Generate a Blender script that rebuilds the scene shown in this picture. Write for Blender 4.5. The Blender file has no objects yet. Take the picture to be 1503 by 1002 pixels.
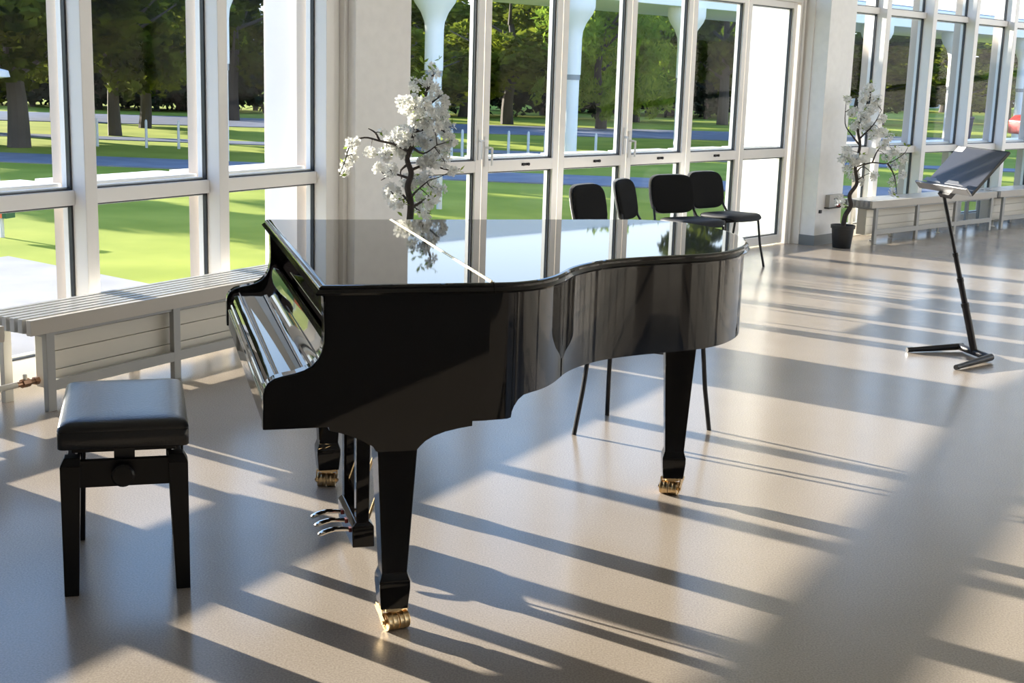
import bpy, bmesh, math, random
from mathutils import Vector, Matrix
R = math.radians
scene = bpy.context.scene
COL = scene.collection
random.seed(7)

# ------------------------------------------------------------------ helpers
class MB:
    """Collects boxes, tubes, lathes and prisms; build() links them as ONE mesh object."""
    def __init__(s): s.bm = bmesh.new()
    def box(s, x0, x1, y0, y1, z0, z1, m=None):
        r = bmesh.ops.create_cube(s.bm, size=1.0)
        for v in r['verts']:
            v.co = Vector(((x0+x1)/2+v.co.x*(x1-x0), (y0+y1)/2+v.co.y*(y1-y0), (z0+z1)/2+v.co.z*(z1-z0)))
            if m: v.co = m @ v.co
        return s
    def loft(s, rings, cap=True, closed=True):
        rs = [[s.bm.verts.new(p) for p in r] for r in rings]
        n = len(rs[0])
        for a, b in zip(rs, rs[1:]):
            for i in range(n if closed else n-1):
                j = (i+1) % n
                try: s.bm.faces.new((a[i], a[j], b[j], b[i]))
                except ValueError: pass
        if cap and n > 2:
            s.bm.faces.new(list(reversed(rs[0]))); s.bm.faces.new(rs[-1])
        return s
    def tube(s, pts, rad, n=10, cap=True):
        pts = [Vector(p) for p in pts]
        if not isinstance(rad, (list, tuple)): rad = [rad]*len(pts)
        rings = []
        up = None
        for i, p in enumerate(pts):
            a = pts[max(0, i-1)]; b = pts[min(len(pts)-1, i+1)]
            t = (b-a).normalized()
            if up is None:
                up = Vector((0, 0, 1)) if abs(t.z) < .9 else Vector((1, 0, 0))
            u = t.cross(up)
            if u.length < 1e-4: u = t.cross(Vector((0, 1, 0)))
            u.normalize(); w = u.cross(t).normalized(); up = w
            rings.append([p+(u*math.cos(2*math.pi*k/n)+w*math.sin(2*math.pi*k/n))*rad[i] for k in range(n)])
        return s.loft(rings, cap)
    def lathe(s, prof, n=24, m=None, cap=True):
        rings = []
        for r, z in prof:
            ring = [Vector((r*math.cos(2*math.pi*k/n), r*math.sin(2*math.pi*k/n), z)) for k in range(n)]
            if m: ring = [m @ v for v in ring]
            rings.append(ring)
        return s.loft(rings, cap)
    def prism(s, prof, f0, f1):
        """prof: 2-D points; f0, f1 map a 2-D point to the two end positions"""
        return s.loft([[Vector(f0(p)) for p in prof], [Vector(f1(p)) for p in prof]])
    def strip(s, prof, f0, f1):
        return s.loft([[Vector(f0(p)) for p in prof], [Vector(f1(p)) for p in prof]], cap=False, closed=False)
    def quad(s, a, b, c, d):
        vs = [s.bm.verts.new(p) for p in (a, b, c, d)]
        s.bm.faces.new(vs); return s
    def build(s, name, mat, parent=None, bevel=0, seg=2, angle=35, sub=0, fix=True, wfilter=None, flatcap=False):
        bm = s.bm
        if fix: bmesh.ops.recalc_face_normals(bm, faces=bm.faces[:])
        for f in bm.faces: f.smooth = True
        caps = [f for f in bm.faces if len(f.verts) > 20] if flatcap else []
        if flatcap: caps += [f for f in bm.faces if abs(f.normal.z) > .999 and f.calc_area() > .2]
        cape = {e for f in caps for e in f.edges}
        for e in bm.edges:
            if len(e.link_faces) == 2:
                e.smooth = e.calc_face_angle(0) < R(angle) and e not in cape
        if wfilter:
            lay = bm.edges.layers.float.new('bevel_weight_edge')
            for e in bm.edges: e[lay] = 1.0 if (not e.smooth and wfilter(e.verts[0].co, e.verts[1].co)) else 0.0
        me = bpy.data.meshes.new(name); bm.to_mesh(me); bm.free()
        me.materials.append(mat)
        o = bpy.data.objects.new(name, me); COL.objects.link(o)
        if parent: o.parent = parent
        if bevel:
            b = o.modifiers.new('bevel', 'BEVEL'); b.width = bevel; b.segments = seg
            b.limit_method = 'WEIGHT' if wfilter else 'ANGLE'; b.angle_limit = R(angle); b.harden_normals = True
        if sub:
            d = o.modifiers.new('sub', 'SUBSURF'); d.levels = sub; d.render_levels = sub
        return o

def tag(o, label=None, cat=None, group=None, kind=None):
    if label: o['label'] = label
    if cat: o['category'] = cat
    if group: o['group'] = group
    if kind: o['kind'] = kind
    return o
def thing(name, label, cat, loc=(0, 0, 0), rz=0, group=None):
    o = bpy.data.objects.new(name, None); COL.objects.link(o)
    o.empty_display_size = .1
    o.location = loc; o.rotation_euler = (0, 0, rz)
    return tag(o, label, cat, group)
def kids(o): return [c for c in bpy.data.objects if c.parent == o]
def copy_tree(o, parent=None):
    c = o.copy(); COL.objects.link(c); c.parent = parent
    for ch in kids(o): copy_tree(ch, c)
    return c

# ------------------------------------------------------------------ materials
def mat(name, col, rough=.5, metal=0, ior=1.5, coat=0, noise=None, bump=None, spec=None, trans=0):
    m = bpy.data.materials.new(name); m.use_nodes = True
    nt = m.node_tree; b = nt.nodes['Principled BSDF']
    b.inputs['Base Color'].default_value = (*col, 1)
    b.inputs['Roughness'].default_value = rough
    b.inputs['Metallic'].default_value = metal
    b.inputs['IOR'].default_value = ior
    b.inputs['Coat Weight'].default_value = coat
    if spec is not None: b.inputs['Specular IOR Level'].default_value = spec
    b.inputs['Coat Roughness'].default_value = .02
    if noise:
        sc, amt, detail = noise
        tc = nt.nodes.new('ShaderNodeTexCoord'); n = nt.nodes.new('ShaderNodeTexNoise')
        n.inputs['Scale'].default_value = sc; n.inputs['Detail'].default_value = detail
        nt.links.new(tc.outputs['Object'], n.inputs['Vector'])
        cr = nt.nodes.new('ShaderNodeValToRGB')
        cr.color_ramp.elements[0].position = .3; cr.color_ramp.elements[1].position = .7
        cr.color_ramp.elements[0].color = (*[c*(1-amt) for c in col], 1)
        cr.color_ramp.elements[1].color = (*[min(1, c*(1+amt)) for c in col], 1)
        nt.links.new(n.outputs['Fac'], cr.inputs['Fac']); nt.links.new(cr.outputs['Color'], b.inputs['Base Color'])
    if bump:
        sc, st = bump
        tc = nt.nodes.new('ShaderNodeTexCoord'); n = nt.nodes.new('ShaderNodeTexNoise')
        n.inputs['Scale'].default_value = sc; n.inputs['Detail'].default_value = 3
        nt.links.new(tc.outputs['Object'], n.inputs['Vector'])
        bp = nt.nodes.new('ShaderNodeBump'); bp.inputs['Strength'].default_value = st; bp.inputs['Distance'].default_value = .01
        nt.links.new(n.outputs['Fac'], bp.inputs['Height']); nt.links.new(bp.outputs['Normal'], b.inputs['Normal'])
    return m

def leaf_mat(name, c0, c1, trans=.35, rough=.6):
    m = bpy.data.materials.new(name); m.use_nodes = True
    nt = m.node_tree; nt.nodes.clear()
    out = nt.nodes.new('ShaderNodeOutputMaterial')
    tc = nt.nodes.new('ShaderNodeTexCoord'); n = nt.nodes.new('ShaderNodeTexNoise')
    n.inputs['Scale'].default_value = 1.1; n.inputs['Detail'].default_value = 4
    nt.links.new(tc.outputs['Object'], n.inputs['Vector'])
    cr = nt.nodes.new('ShaderNodeValToRGB')
    cr.color_ramp.elements[0].position = .35; cr.color_ramp.elements[1].position = .65
    cr.color_ramp.elements[0].color = (*c0, 1); cr.color_ramp.elements[1].color = (*c1, 1)
    nt.links.new(n.outputs['Fac'], cr.inputs['Fac'])
    d = nt.nodes.new('ShaderNodeBsdfDiffuse'); t = nt.nodes.new('ShaderNodeBsdfTranslucent'); mx = nt.nodes.new('ShaderNodeMixShader')
    nt.links.new(cr.outputs['Color'], d.inputs['Color']); nt.links.new(cr.outputs['Color'], t.inputs['Color'])
    mx.inputs['Fac'].default_value = trans
    nt.links.new(d.outputs[0], mx.inputs[1]); nt.links.new(t.outputs[0], mx.inputs[2]); nt.links.new(mx.outputs[0], out.inputs['Surface'])
    return m

def glass_mat():
    m = bpy.data.materials.new('window_glass'); m.use_nodes = True
    nt = m.node_tree; nt.nodes.clear()
    out = nt.nodes.new('ShaderNodeOutputMaterial')
    lw = nt.nodes.new('ShaderNodeLayerWeight'); lw.inputs['Blend'].default_value = .5
    pw = nt.nodes.new('ShaderNodeMath'); pw.operation = 'POWER'; pw.inputs[1].default_value = 5
    nt.links.new(lw.outputs['Facing'], pw.inputs[0])
    ma = nt.nodes.new('ShaderNodeMath'); ma.operation = 'MULTIPLY_ADD'; ma.inputs[1].default_value = .35; ma.inputs[2].default_value = .002
    nt.links.new(pw.outputs[0], ma.inputs[0])
    tr = nt.nodes.new('ShaderNodeBsdfTransparent'); tr.inputs['Color'].default_value = (.945, .955, .95, 1)
    gl = nt.nodes.new('ShaderNodeBsdfGlossy'); gl.inputs['Roughness'].default_value = .01
    mx = nt.nodes.new('ShaderNodeMixShader')
    nt.links.new(ma.outputs[0], mx.inputs['Fac']); nt.links.new(tr.outputs[0], mx.inputs[1]); nt.links.new(gl.outputs[0], mx.inputs[2])
    nt.links.new(mx.outputs[0], out.inputs['Surface'])
    return m

def floor_mat():
    m = bpy.data.materials.new('polished_terrazzo'); m.use_nodes = True
    nt = m.node_tree; b = nt.nodes['Principled BSDF']
    tc = nt.nodes.new('ShaderNodeTexCoord')
    n1 = nt.nodes.new('ShaderNodeTexNoise'); n1.inputs['Scale'].default_value = 170; n1.inputs['Detail'].default_value = 3
    n2 = nt.nodes.new('ShaderNodeTexNoise'); n2.inputs['Scale'].default_value = 1.3; n2.inputs['Detail'].default_value = 4
    for n in (n1, n2): nt.links.new(tc.outputs['Object'], n.inputs['Vector'])
    c1 = nt.nodes.new('ShaderNodeValToRGB')
    e = c1.color_ramp.elements
    e[0].position = .33; e[0].color = (.262, .222, .182, 1)
    e[1].position = .68; e[1].color = (.365, .318, .270, 1)
    nt.links.new(n1.outputs['Fac'], c1.inputs['Fac'])
    c2 = nt.nodes.new('ShaderNodeValToRGB')
    c2.color_ramp.elements[0].position = .3; c2.color_ramp.elements[0].color = (.90, .885, .86, 1)
    c2.color_ramp.elements[1].position = .7; c2.color_ramp.elements[1].color = (1, 1, 1, 1)
    nt.links.new(n2.outputs['Fac'], c2.inputs['Fac'])
    mx = nt.nodes.new('ShaderNodeMix'); mx.data_type = 'RGBA'; mx.blend_type = 'MULTIPLY'; mx.inputs[0].default_value = 1
    nt.links.new(c1.outputs['Color'], mx.inputs[6]); nt.links.new(c2.outputs['Color'], mx.inputs[7])
    nt.links.new(mx.outputs[2], b.inputs['Base Color'])
    r = nt.nodes.new('ShaderNodeMapRange'); r.inputs[3].default_value = .17; r.inputs[4].default_value = .27
    nt.links.new(n2.outputs['Fac'], r.inputs[0]); nt.links.new(r.outputs[0], b.inputs['Roughness'])
    b.inputs['IOR'].default_value = 1.5
    return m

def ground_mat(name, c0, c1, scale, rough=.9):
    m = bpy.data.materials.new(name); m.use_nodes = True
    nt = m.node_tree; b = nt.nodes['Principled BSDF']
    tc = nt.nodes.new('ShaderNodeTexCoord'); n = nt.nodes.new('ShaderNodeTexNoise')
    n.inputs['Scale'].default_value = scale; n.inputs['Detail'].default_value = 6
    nt.links.new(tc.outputs['Object'], n.inputs['Vector'])
    cr = nt.nodes.new('ShaderNodeValToRGB')
    cr.color_ramp.elements[0].position = .35; cr.color_ramp.elements[0].color = (*c0, 1)
    cr.color_ramp.elements[1].position = .65; cr.color_ramp.elements[1].color = (*c1, 1)
    nt.links.new(n.outputs['Fac'], cr.inputs['Fac']); nt.links.new(cr.outputs['Color'], b.inputs['Base Color'])
    b.inputs['Roughness'].default_value = rough; b.inputs['Specular IOR Level'].default_value = .05
    return m

M = {}
M['floor'] = floor_mat()
M['glass'] = glass_mat()
M['wall'] = mat('white_plaster', (.86, .845, .82), .55, noise=(14, .03, 4))
M['hallwall'] = mat('hall_wall_paint', (.54, .52, .49), .6)
M['ceil'] = mat('ceiling_paint', (.82, .81, .79), .8)
M['frame'] = mat('window_frame_paint', (.84, .81, .77), .38)
M['clad'] = mat('outer_cladding', (.55, .47, .40), .5)
M['ledge'] = mat('white_outer_ledge', (.80, .80, .79), .4)
M['gasket'] = mat('rubber_gasket', (.02, .024, .03), .35)
M['extwall'] = mat('white_render', (.36, .36, .355), .7, bump=(60, .15))
M['colpaint'] = mat('white_column_paint', (.86, .85, .82), .6)
M['base'] = mat('grey_skirting', (.20, .215, .22), .45)
M['lacquer'] = mat('black_piano_lacquer', (.0028, .0024, .0024), .025, ior=1.40)
M['brass'] = mat('polished_brass', (.66, .48, .26), .30, metal=1)
M['hinge'] = mat('pale_brass', (.86, .76, .55), .3, metal=1)
M['chrome'] = mat('pedal_chrome', (.82, .76, .68), .12, metal=1)
M['felt'] = mat('red_felt', (.16, .02, .018), .9)
M['blackwood'] = mat('black_satin_wood', (.006, .0056, .0056), .36, spec=.22)
M['leather'] = mat('black_leather', (.007, .007, .008), .29, spec=.5, bump=(120, .10))
M['blackmetal'] = mat('black_metal', (.008, .008, .009), .35, spec=.3)
M['darkmetal'] = mat('dark_stand_metal', (.013, .012, .013), .38, spec=.3)
M['deskmetal'] = mat('black_sheet_metal', (.035, .038, .05), .30)
M['steel'] = mat('brushed_steel', (.55, .54, .52), .28, metal=1)
M['traymetal'] = mat('grey_tray_metal', (.20, .20, .205), .3, metal=.6)
M['fabric'] = mat('black_fabric', (.011, .011, .011), .9, spec=.15, noise=(300, .4, 2))
M['seatvinyl'] = mat('black_seat_fabric', (.014, .0145, .017), .6, spec=.3)
M['shell'] = mat('grey_plastic', (.55, .55, .56), .3)
M['slat'] = mat('silver_grey_slat_paint', (.46, .46, .45), .2)
M['beam'] = mat('bench_beam_paint', (.50, .46, .40), .35)
M['benchleg'] = mat('bench_leg_paint', (.36, .36, .345), .35)
M['rad'] = mat('radiator_enamel', (.66, .62, .53), .35)
M['pipe'] = mat('copper_pipe', (.42, .25, .16), .35, metal=1)
M['pot'] = mat('black_plastic_pot', (.012, .012, .012), .5)
M['soil'] = mat('soil', (.03, .02, .015), .9)
M['bark'] = mat('dark_bark', (.045, .034, .028), .85, bump=(60, .6))
M['petal'] = leaf_mat('white_petals', (.80, .79, .74), (.86, .85, .80), .3)
M['sprig'] = leaf_mat('fresh_leaves', (.20, .30, .05), (.34, .42, .09), .35)
M['grass'] = ground_mat('lawn_grass', (.20, .238, .030), (.285, .312, .048), .8)
M['paving'] = ground_mat('pavement', (.27, .26, .25), (.34, .33, .32), 1.5, .7)
M['asphalt'] = ground_mat('asphalt', (.15, .16, .19), (.19, .20, .23), 2, .6)
M['trunk'] = mat('tree_trunk', (.06, .048, .038), .9, bump=(12, .6))
M['leaf_dark'] = leaf_mat('dark_foliage', (.013, .023, .004), (.095, .115, .014), .35)
M['leaf_mid'] = leaf_mat('olive_foliage', (.035, .055, .007), (.20, .235, .022), .4)
M['leaf_willow'] = leaf_mat('willow_foliage', (.09, .16, .016), (.26, .34, .04), .45)
M['hedge'] = leaf_mat('hedge_foliage', (.010, .014, .010), (.022, .03, .016), .2)
M['bldg'] = mat('white_building', (.62, .60, .56), .8)
M['bldgdark'] = mat('building_windows', (.05, .06, .07), .2)
M['roof'] = mat('grey_roof', (.30, .31, .32), .7)
M['post'] = mat('galvanised_post', (.42, .45, .48), .4)
M['bollard'] = mat('white_post_paint', (.55, .56, .57), .5)
M['red'] = mat('red_paint', (.55, .02, .02), .3)
M['orange'] = mat('orange_sign_paint', (.62, .13, .05), .5)
M['green'] = mat('green_sign_paint', (.02, .09, .035), .5)
M['blue'] = mat('dark_blue_paint', (.008, .02, .06), .6, spec=.1)
M['tyre'] = mat('tyre_rubber', (.015, .015, .015), .8)
M['paper'] = mat('white_label', (.8, .8, .8), .6)
M['greybox'] = mat('grey_cover', (.45, .44, .41), .5)

# ------------------------------------------------------------------ frames of the three facade bays
def frame(base, yaw):
    a = R(90-yaw)
    return Vector((base[0], base[1], 0)), a
LB, LA = frame((-2.4606, 6.2558), 29.0)       # left glazing: x along the wall, y outwards
DB, DA = frame((2.671, 13.103), 41.5)         # folding doors
RB, RA = frame((4.4214, 14.7468), 46.16)      # right glazing
def W(base, a, x, y, z=0):
    return base + Matrix.Rotation(a, 3, 'Z') @ Vector((x, y, z))
CEIL = 4.4

def root_mesh(o, base, a):
    o.location = base; o.rotation_euler = (0, 0, a); return o

# ------------------------------------------------------------------ setting: floor, ceiling, walls
facade = [W(LB, LA, -9, .05), W(LB, LA, 2.6, .05), W(DB, DA, -5.9, .05), W(DB, DA, .3, .05), W(RB, RA, -1.8, .05), W(RB, RA, 9.5, .05)]
lx = facade[0].x; rx = facade[-1].x
room = facade + [Vector((rx, -7, 0)), Vector((lx, -7, 0))]
def slab(name, pts, z0, z1, m):
    mb = MB(); mb.loft([[Vector((p.x, p.y, z0)) for p in pts], [Vector((p.x, p.y, z1)) for p in pts]])
    return mb.build(name, m)
tag(slab('floor', room, -.12, 0, M['floor']), kind='structure')
tag(slab('ceiling', room, CEIL, CEIL+.2, M['ceil']), kind='structure')
tag(MB().box(lx-.3, rx+.3, -7.2, -7, -.12, CEIL).build('wall_back', M['hallwall']), kind='structure')
tag(MB().box(lx-.2, lx, -7, facade[0].y, -.12, CEIL).build('wall_left', M['hallwall']), kind='structure')
tag(MB().box(rx, rx+.2, -7, facade[-1].y+.2, -.12, 2.2).box(rx, rx+.2, -7, facade[-1].y+.2, 4.1, CEIL).box(rx, rx+.2, -7, -6, 2.2, 4.1).build('wall_right', M['hallwall']), kind='structure')  # unseen wall; open band below the top added to let in fill light

# piers between the bays (they run on outside as short white walls)
o = MB().box(-5.93, -5.45, -.293, .62, 0, CEIL).build('wall_center', M['wall'], bevel=.004)
root_mesh(o, DB, DA); tag(o, kind='structure')
o = MB().box(.10, .62, -.293, .60, 0, CEIL).build('wall_far', M['wall'], bevel=.004)
root_mesh(o, DB, DA); tag(o, kind='structure')
mb = MB()
for (a, b) in ((-5.94, -5.44), (.09, .63)): mb.box(a, b, -.303, .0, 0, .10)
o = mb.build('baseboard_center', M['base']); root_mesh(o, DB, DA); tag(o, kind='structure')
o = MB().box(2.54, 2.80, -.06, .5, 0, CEIL).box(2.60, 2.80, -.10, -.06, 0, CEIL).build('trim_1', M['frame'], bevel=.003)
root_mesh(o, LB, LA); tag(o, kind='structure')
o = MB().box(-5.45, -5.312, -.03, .1, 0, CEIL).box(-5.45, -5.37, -.09, -.03, 0, CEIL).build('trim_2', M['frame'], bevel=.003)
root_mesh(o, DB, DA); tag(o, kind='structure')
o = MB().box(-.005, .10, -.03, .1, 0, CEIL).box(.03, .06, -.05, -.03, 0, CEIL).box(.085, .10, -.13, -.03, 0, CEIL).build('trim_3', M['frame'], bevel=.003)
root_mesh(o, DB, DA); tag(o, kind='structure')
o = MB().box(-5.312, 0, -.03, .1, 2.335, 2.40).build('trim_4', M['frame'], bevel=.003)
root_mesh(o, DB, DA); tag(o, kind='structure')

# ------------------------------------------------------------------ glazing
NW = [0]
def glazed(mb_g, parent, x0, x1, z0, z1, yg, sash=.014):
    """one pane with its sash strips and gasket as children of the window"""
    MB().box(x0, x1, yg-.004, yg+.004, z0, z1).build('pane', M['glass'], parent)
    t = .012
    g = MB()
    for (a, b, c, d) in ((x0, x0+t, z0, z1), (x1-t, x1, z0, z1), (x0, x1, z0, z0+t*.7), (x0, x1, z1-t*.7, z1)):
        g.box(a, b, yg-.011, yg+.011, c, d)
    g.build('gasket', M['gasket'], parent)
    s = MB(); q = sash
    for (a, b, c, d) in ((x0-.002, x0+q, z0, z1), (x1-q, x1+.002, z0, z1), (x0, x1, z0-.002, z0+q), (x0, x1, z1-q, z1+.002)):
        s.box(a, b, yg+.012, yg+.045, c, d)
    s.build('sash', M['ledge'], parent)

def window_bay(base, ang, x, pitch, mw, yf, yg, tz=(.86, .935), hz=(2.30, 2.365), ledge=True):
    NW[0] += 1
    mb = MB()
    mb.box(x, x+mw, yf, yg+.03, 0, CEIL)
    x0, x1 = x+mw, x+pitch
    mb.box(x0, x1, 0, yg+.03, 0, .12); mb.box(x0, x1, 0, yg+.03, *tz); mb.box(x0, x1, 0, yg+.03, *hz); mb.box(x0, x1, 0, yg+.03, CEIL-.07, CEIL)
    w = mb.build('window_%d' % NW[0], M['frame'], bevel=.004)
    root_mesh(w, base, ang); tag(w, kind='structure')
    for (a, b) in ((.12, tz[0]), (tz[1], hz[0]), (hz[1], CEIL-.07)): glazed(None, w, x0, x1, a, b, yg)
    MB().box(x+.012, x+mw-.012, yg+.03, yg+.14, 0, CEIL).build('outer_fin', M['clad'], w)
    if ledge: MB().box(x0+.006, x1-.006, yg+.06, yg+.36, tz[1]+.005, tz[1]+.03).build('outer_ledge', M['ledge'], w, bevel=.004)
    return w

for k in range(-3, 2):
    window_bay(LB, LA, .465+.9925*k, .9925, .08, -.075, .03)
o = MB().box(-9.2, -2.512, -.05, .25, 0, CEIL).build('wall_near', M['wall']); root_mesh(o, LB, LA); tag(o, kind='structure')  # unseen stretch, made solid to keep the floor around the camera in shade
o = MB().box(2.45, 2.53, -.075, .06, 0, CEIL).build('trim_5', M['frame'], bevel=.004); root_mesh(o, LB, LA); tag(o, kind='structure')
MB().box(2.462, 2.518, .06, .17, 0, CEIL).build('outer_fin', M['clad'], o)
for k in range(-1, 10):
    window_bay(RB, RA, -.985+.94*k, .94, .085, -.085, .04)

# ------------------------------------------------------------------ folding glass doors: six leaves
PITCH = .8825
def lever(parent, x, z, s):
    h = MB().box(x-.014, x+.014, -.008, .002, z-.11, z+.11)
    h.tube([(x, -.005, z+.03), (x, -.045, z+.03), (x+s*.02, -.05, z+.03), (x+s*.02, -.05, z-.10)], .009, 8)
    h.build('handle', M['ledge'], parent, bevel=.002)
for k in range(6):
    x = -5.31+PITCH*k
    a, b = x+.004, x+PITCH-.004
    mb = MB()
    mb.box(a, a+.066, 0, .05, .012, 2.33); mb.box(b-.066, b, 0, .05, .012, 2.33)
    for z0, z1 in ((.012, .094), (.858, .942), (2.275, 2.33)): mb.box(a+.066, b-.066, 0, .05, z0, z1)
    d = mb.build('door_%d' % (k+1), M['frame'], bevel=.003)
    root_mesh(d, DB, DA); tag(d, kind='structure')
    for z0, z1 in ((.094, .858), (.942, 2.275)): glazed(None, d, a+.066, b-.066, z0, z1, .03)
    MB().box(a+.07, b-.07, .085, .25, .95, .965).build('outer_ledge', M['ledge'], d)
    if 1 <= k <= 4:
        l = MB().box(a+.44, a+.53, -.003, .001, .894, .914)
        l.tube([(a+.455, -.004, .904), (a+.455, -.012, .904)], .012, 10); l.tube([(a+.515, -.004, .904), (a+.515, -.012, .904)], .012, 10)
        l.build('lock_plate', M['darkmetal'], d, bevel=.001)
    if k == 1: lever(d, a+.03, 1.01, 1)
    if k == 3: lever(d, a+.03, 1.03, 1)
    if k == 0: lever(d, b-.03, 1.06, -1)
    if k == 2: lever(d, b-.03, 1.06, -1)
    # fixed light above the leaf
    NW[0] += 1
    mb = MB().box(x, x+.05, -.01, .07, 2.40, CEIL)
    mb.box(x+.05, x+PITCH, -.01, .07, CEIL-.07, CEIL)
    w = mb.build('window_%d' % NW[0], M['frame'], bevel=.003); root_mesh(w, DB, DA); tag(w, kind='structure')
    glazed(None, w, x+.05, x+PITCH, 2.40, CEIL-.07, .03)

# ------------------------------------------------------------------ grand piano
PB = R(16.0)     # piano frame: local x = length towards the tail, local y = from treble to bass
PO = Vector((-.6582, 3.3940, 0))
piano = thing('grand_piano', 'glossy black baby grand piano with closed lid on brass casters', 'piano', PO, PB)
PW = 1.53
def PX(L, V, z): return (L, V, z)
outline = [(.62, 0), (.68, .004), (.722, .018), (.765, .042), (.806, .078), (.845, .125), (.885, .185), (.922, .245), (.966, .300),
           (1.02, .352), (1.085, .402), (1.16, .440), (1.25, .471), (1.35, .497), (1.45, .522), (1.53, .552), (1.60, .597), (1.665, .660),
           (1.72, .728), (1.765, .805), (1.80, .895), (1.825, .99), (1.84, 1.09), (1.845, 1.19), (1.835, 1.29), (1.805, 1.385),
           (1.755, 1.455), (1.685, 1.505), (1.60, 1.527), (1.45, PW), (.62, PW)]
def smooth_line(pts, n=4):
    out = []
    m = len(pts)
    for i in range(m-1):
        p0 = pts[max(0, i-1)]; p1 = pts[i]; p2 = pts[i+1]; p3 = pts[min(m-1, i+2)]
        for k in range(n):
            t = k/n
            out.append(tuple(.5*((2*p1[j])+(-p0[j]+p2[j])*t+(2*p0[j]-5*p1[j]+4*p2[j]-p3[j])*t*t+(-p0[j]+3*p1[j]-3*p2[j]+p3[j])*t**3) for j in range(2)))
    out.append(pts[-1]); return out
rim = smooth_line(outline, 4)
def rim_bottom(L, V):
    if V > 1.2 or L > .76: return .695
    tab = [(.60, .627), (.690, .629), (.6925, .647), (.700, .664), (.712, .680), (.730, .692), (.76, .695)]
    for (a, za), (b, zb) in zip(tab, tab[1:]):
        if a <= L <= b: return za+(zb-za)*(L-a)/(b-a)
    return .627
extra = [(.6903, .0075), (.6925, .008), (.696, .009), (.700, .010), (.706, .012), (.712, .0143), (.720, .0172), (.730, .0215)]
rim2 = sorted([p for p in rim if p[0] < .76 and p[1] < .1] + extra) + [p for p in rim if not (p[0] < .76 and p[1] < .1)]
ZT = .988
mb = MB()
mb.loft([[Vector((L, V, rim_bottom(L, V))) for L, V in rim2], [Vector((L, V, ZT)) for L, V in rim2]], cap=False, closed=False)
inner = [Vector((L, V, .70)) for L, V in rim2]
vs = [mb.bm.verts.new(p) for p in inner]; mb.bm.faces.new(vs)
mb.build('rim', M['lacquer'], piano, angle=30)
# underside beam closing the key-bed step
MB().box(.60, .69, .02, PW-.02, .629, .70).build('back_rail', M['lacquer'], piano)
# arms (cheeks)
arm = [(0, .627), (0, .722), (.004, .740), (.014, .755), (.030, .766), (.055, .773), (.085, .779), (.110, .787), (.130, .798), (.146, .815),
       (.156, .836), (.1615, .862), (.163, .90), (.1615, .945), (.160, ZT), (.62, ZT), (.62, .627)]
for v0, v1 in ((0, .05), (PW-.05, PW)):
    MB().prism(arm, lambda p: (p[0], v0, p[1]), lambda p: (p[0], v1, p[1])).build('arm', M['lacquer'], piano, bevel=.005, seg=3, angle=30,
        wfilter=lambda a, b: max(a.x, b.x) < .6 and max(a.z, b.z) > .66)
kb = MB().box(.004, .62, .05, PW-.05, .627, .66)
kb.build('key_bed', M['lacquer'], piano, bevel=.003)
# key slip: the moulded front rail
ks = [(.004, .655), (.004, .690), (.010, .697), (.010, .712), (.016, .720), (.03, .722), (.03, .655)]
MB().prism(ks, lambda p: (p[0], .05, p[1]), lambda p: (p[0], PW-.05, p[1])).build('key_slip', M['lacquer'], piano, bevel=.003, seg=3)
# closed fallboard, curving up at the back
fb = [(.022, .722), (.018, .734), (.022, .746), (.034, .752), (.060, .7545), (.115, .760), (.135, .768), (.148, .784), (.156, .806),
      (.1625, .832), (.169, .852), (.178, .858), (.188, .854), (.192, .84), (.192, .722)]
MB().prism(fb, lambda p: (p[0], .051, p[1]), lambda p: (p[0], PW-.051, p[1])).build('fallboard', M['lacquer'], piano, angle=28)
MB().box(.044, .047, .06, PW-.06, .7525, .7555).build('fallboard_trim', M['blackwood'], piano)
nb = [(.203, .80), (.203, .846), (.209, .864), (.258, .908), (.266, .925), (.268, .975), (.30, .975), (.30, .80)]
MB().prism(nb, lambda p: (p[0], .051, p[1]), lambda p: (p[0], PW-.051, p[1])).build('name_board', M['lacquer'], piano, bevel=.004, angle=20)
# lid: front flap and main lid with a moulded edge
def offset(pts, d):
    out = []
    n = len(pts)
    for i in range(n):
        a = Vector(pts[max(0, i-1)]); b = Vector(pts[min(n-1, i+1)])
        t = (b-a).normalized(); out.append((pts[i][0]+t.y*d, pts[i][1]-t.x*d))
    return out
LZ = [(.004, .9885), (.016, .991), (.019, .997), (.016, 1.002), (.013, 1.006), (.013, 1.012), (.008, 1.0165), (.001, 1.018)]
lid_rings = []
HX = .625
for d, z in LZ:
    r = offset(rim, d)
    r[0] = (HX+.001, r[0][1]); r[-1] = (HX+.001, r[-1][1])
    lid_rings.append([Vector((L, V, z)) for L, V in r])
mb = MB(); mb.loft(lid_rings, cap=True); mb.build('lid', M['lacquer'], piano, angle=24, flatcap=True)
mb = MB(); rings = []
for d, z in LZ:
    f = .170-d*1.75
    rings.append([Vector((f, -d, z)), Vector((HX-.001, -d, z)), Vector((HX-.001, PW+d, z)), Vector((f, PW+d, z))])
mb.loft(rings); mb.build('lid_flap', M['lacquer'], piano, angle=24, flatcap=True)
hg = MB().box(HX-.006, HX+.006, 0.004, PW, 1.0182, 1.0190)
for k in range(60):
    y = .012+k*(PW-.02)/60
    hg.tube([(HX, y, 1.0192), (HX, y+.017, 1.0192)], .003, 8)
hg.build('hinge', M['hinge'], piano)
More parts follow.
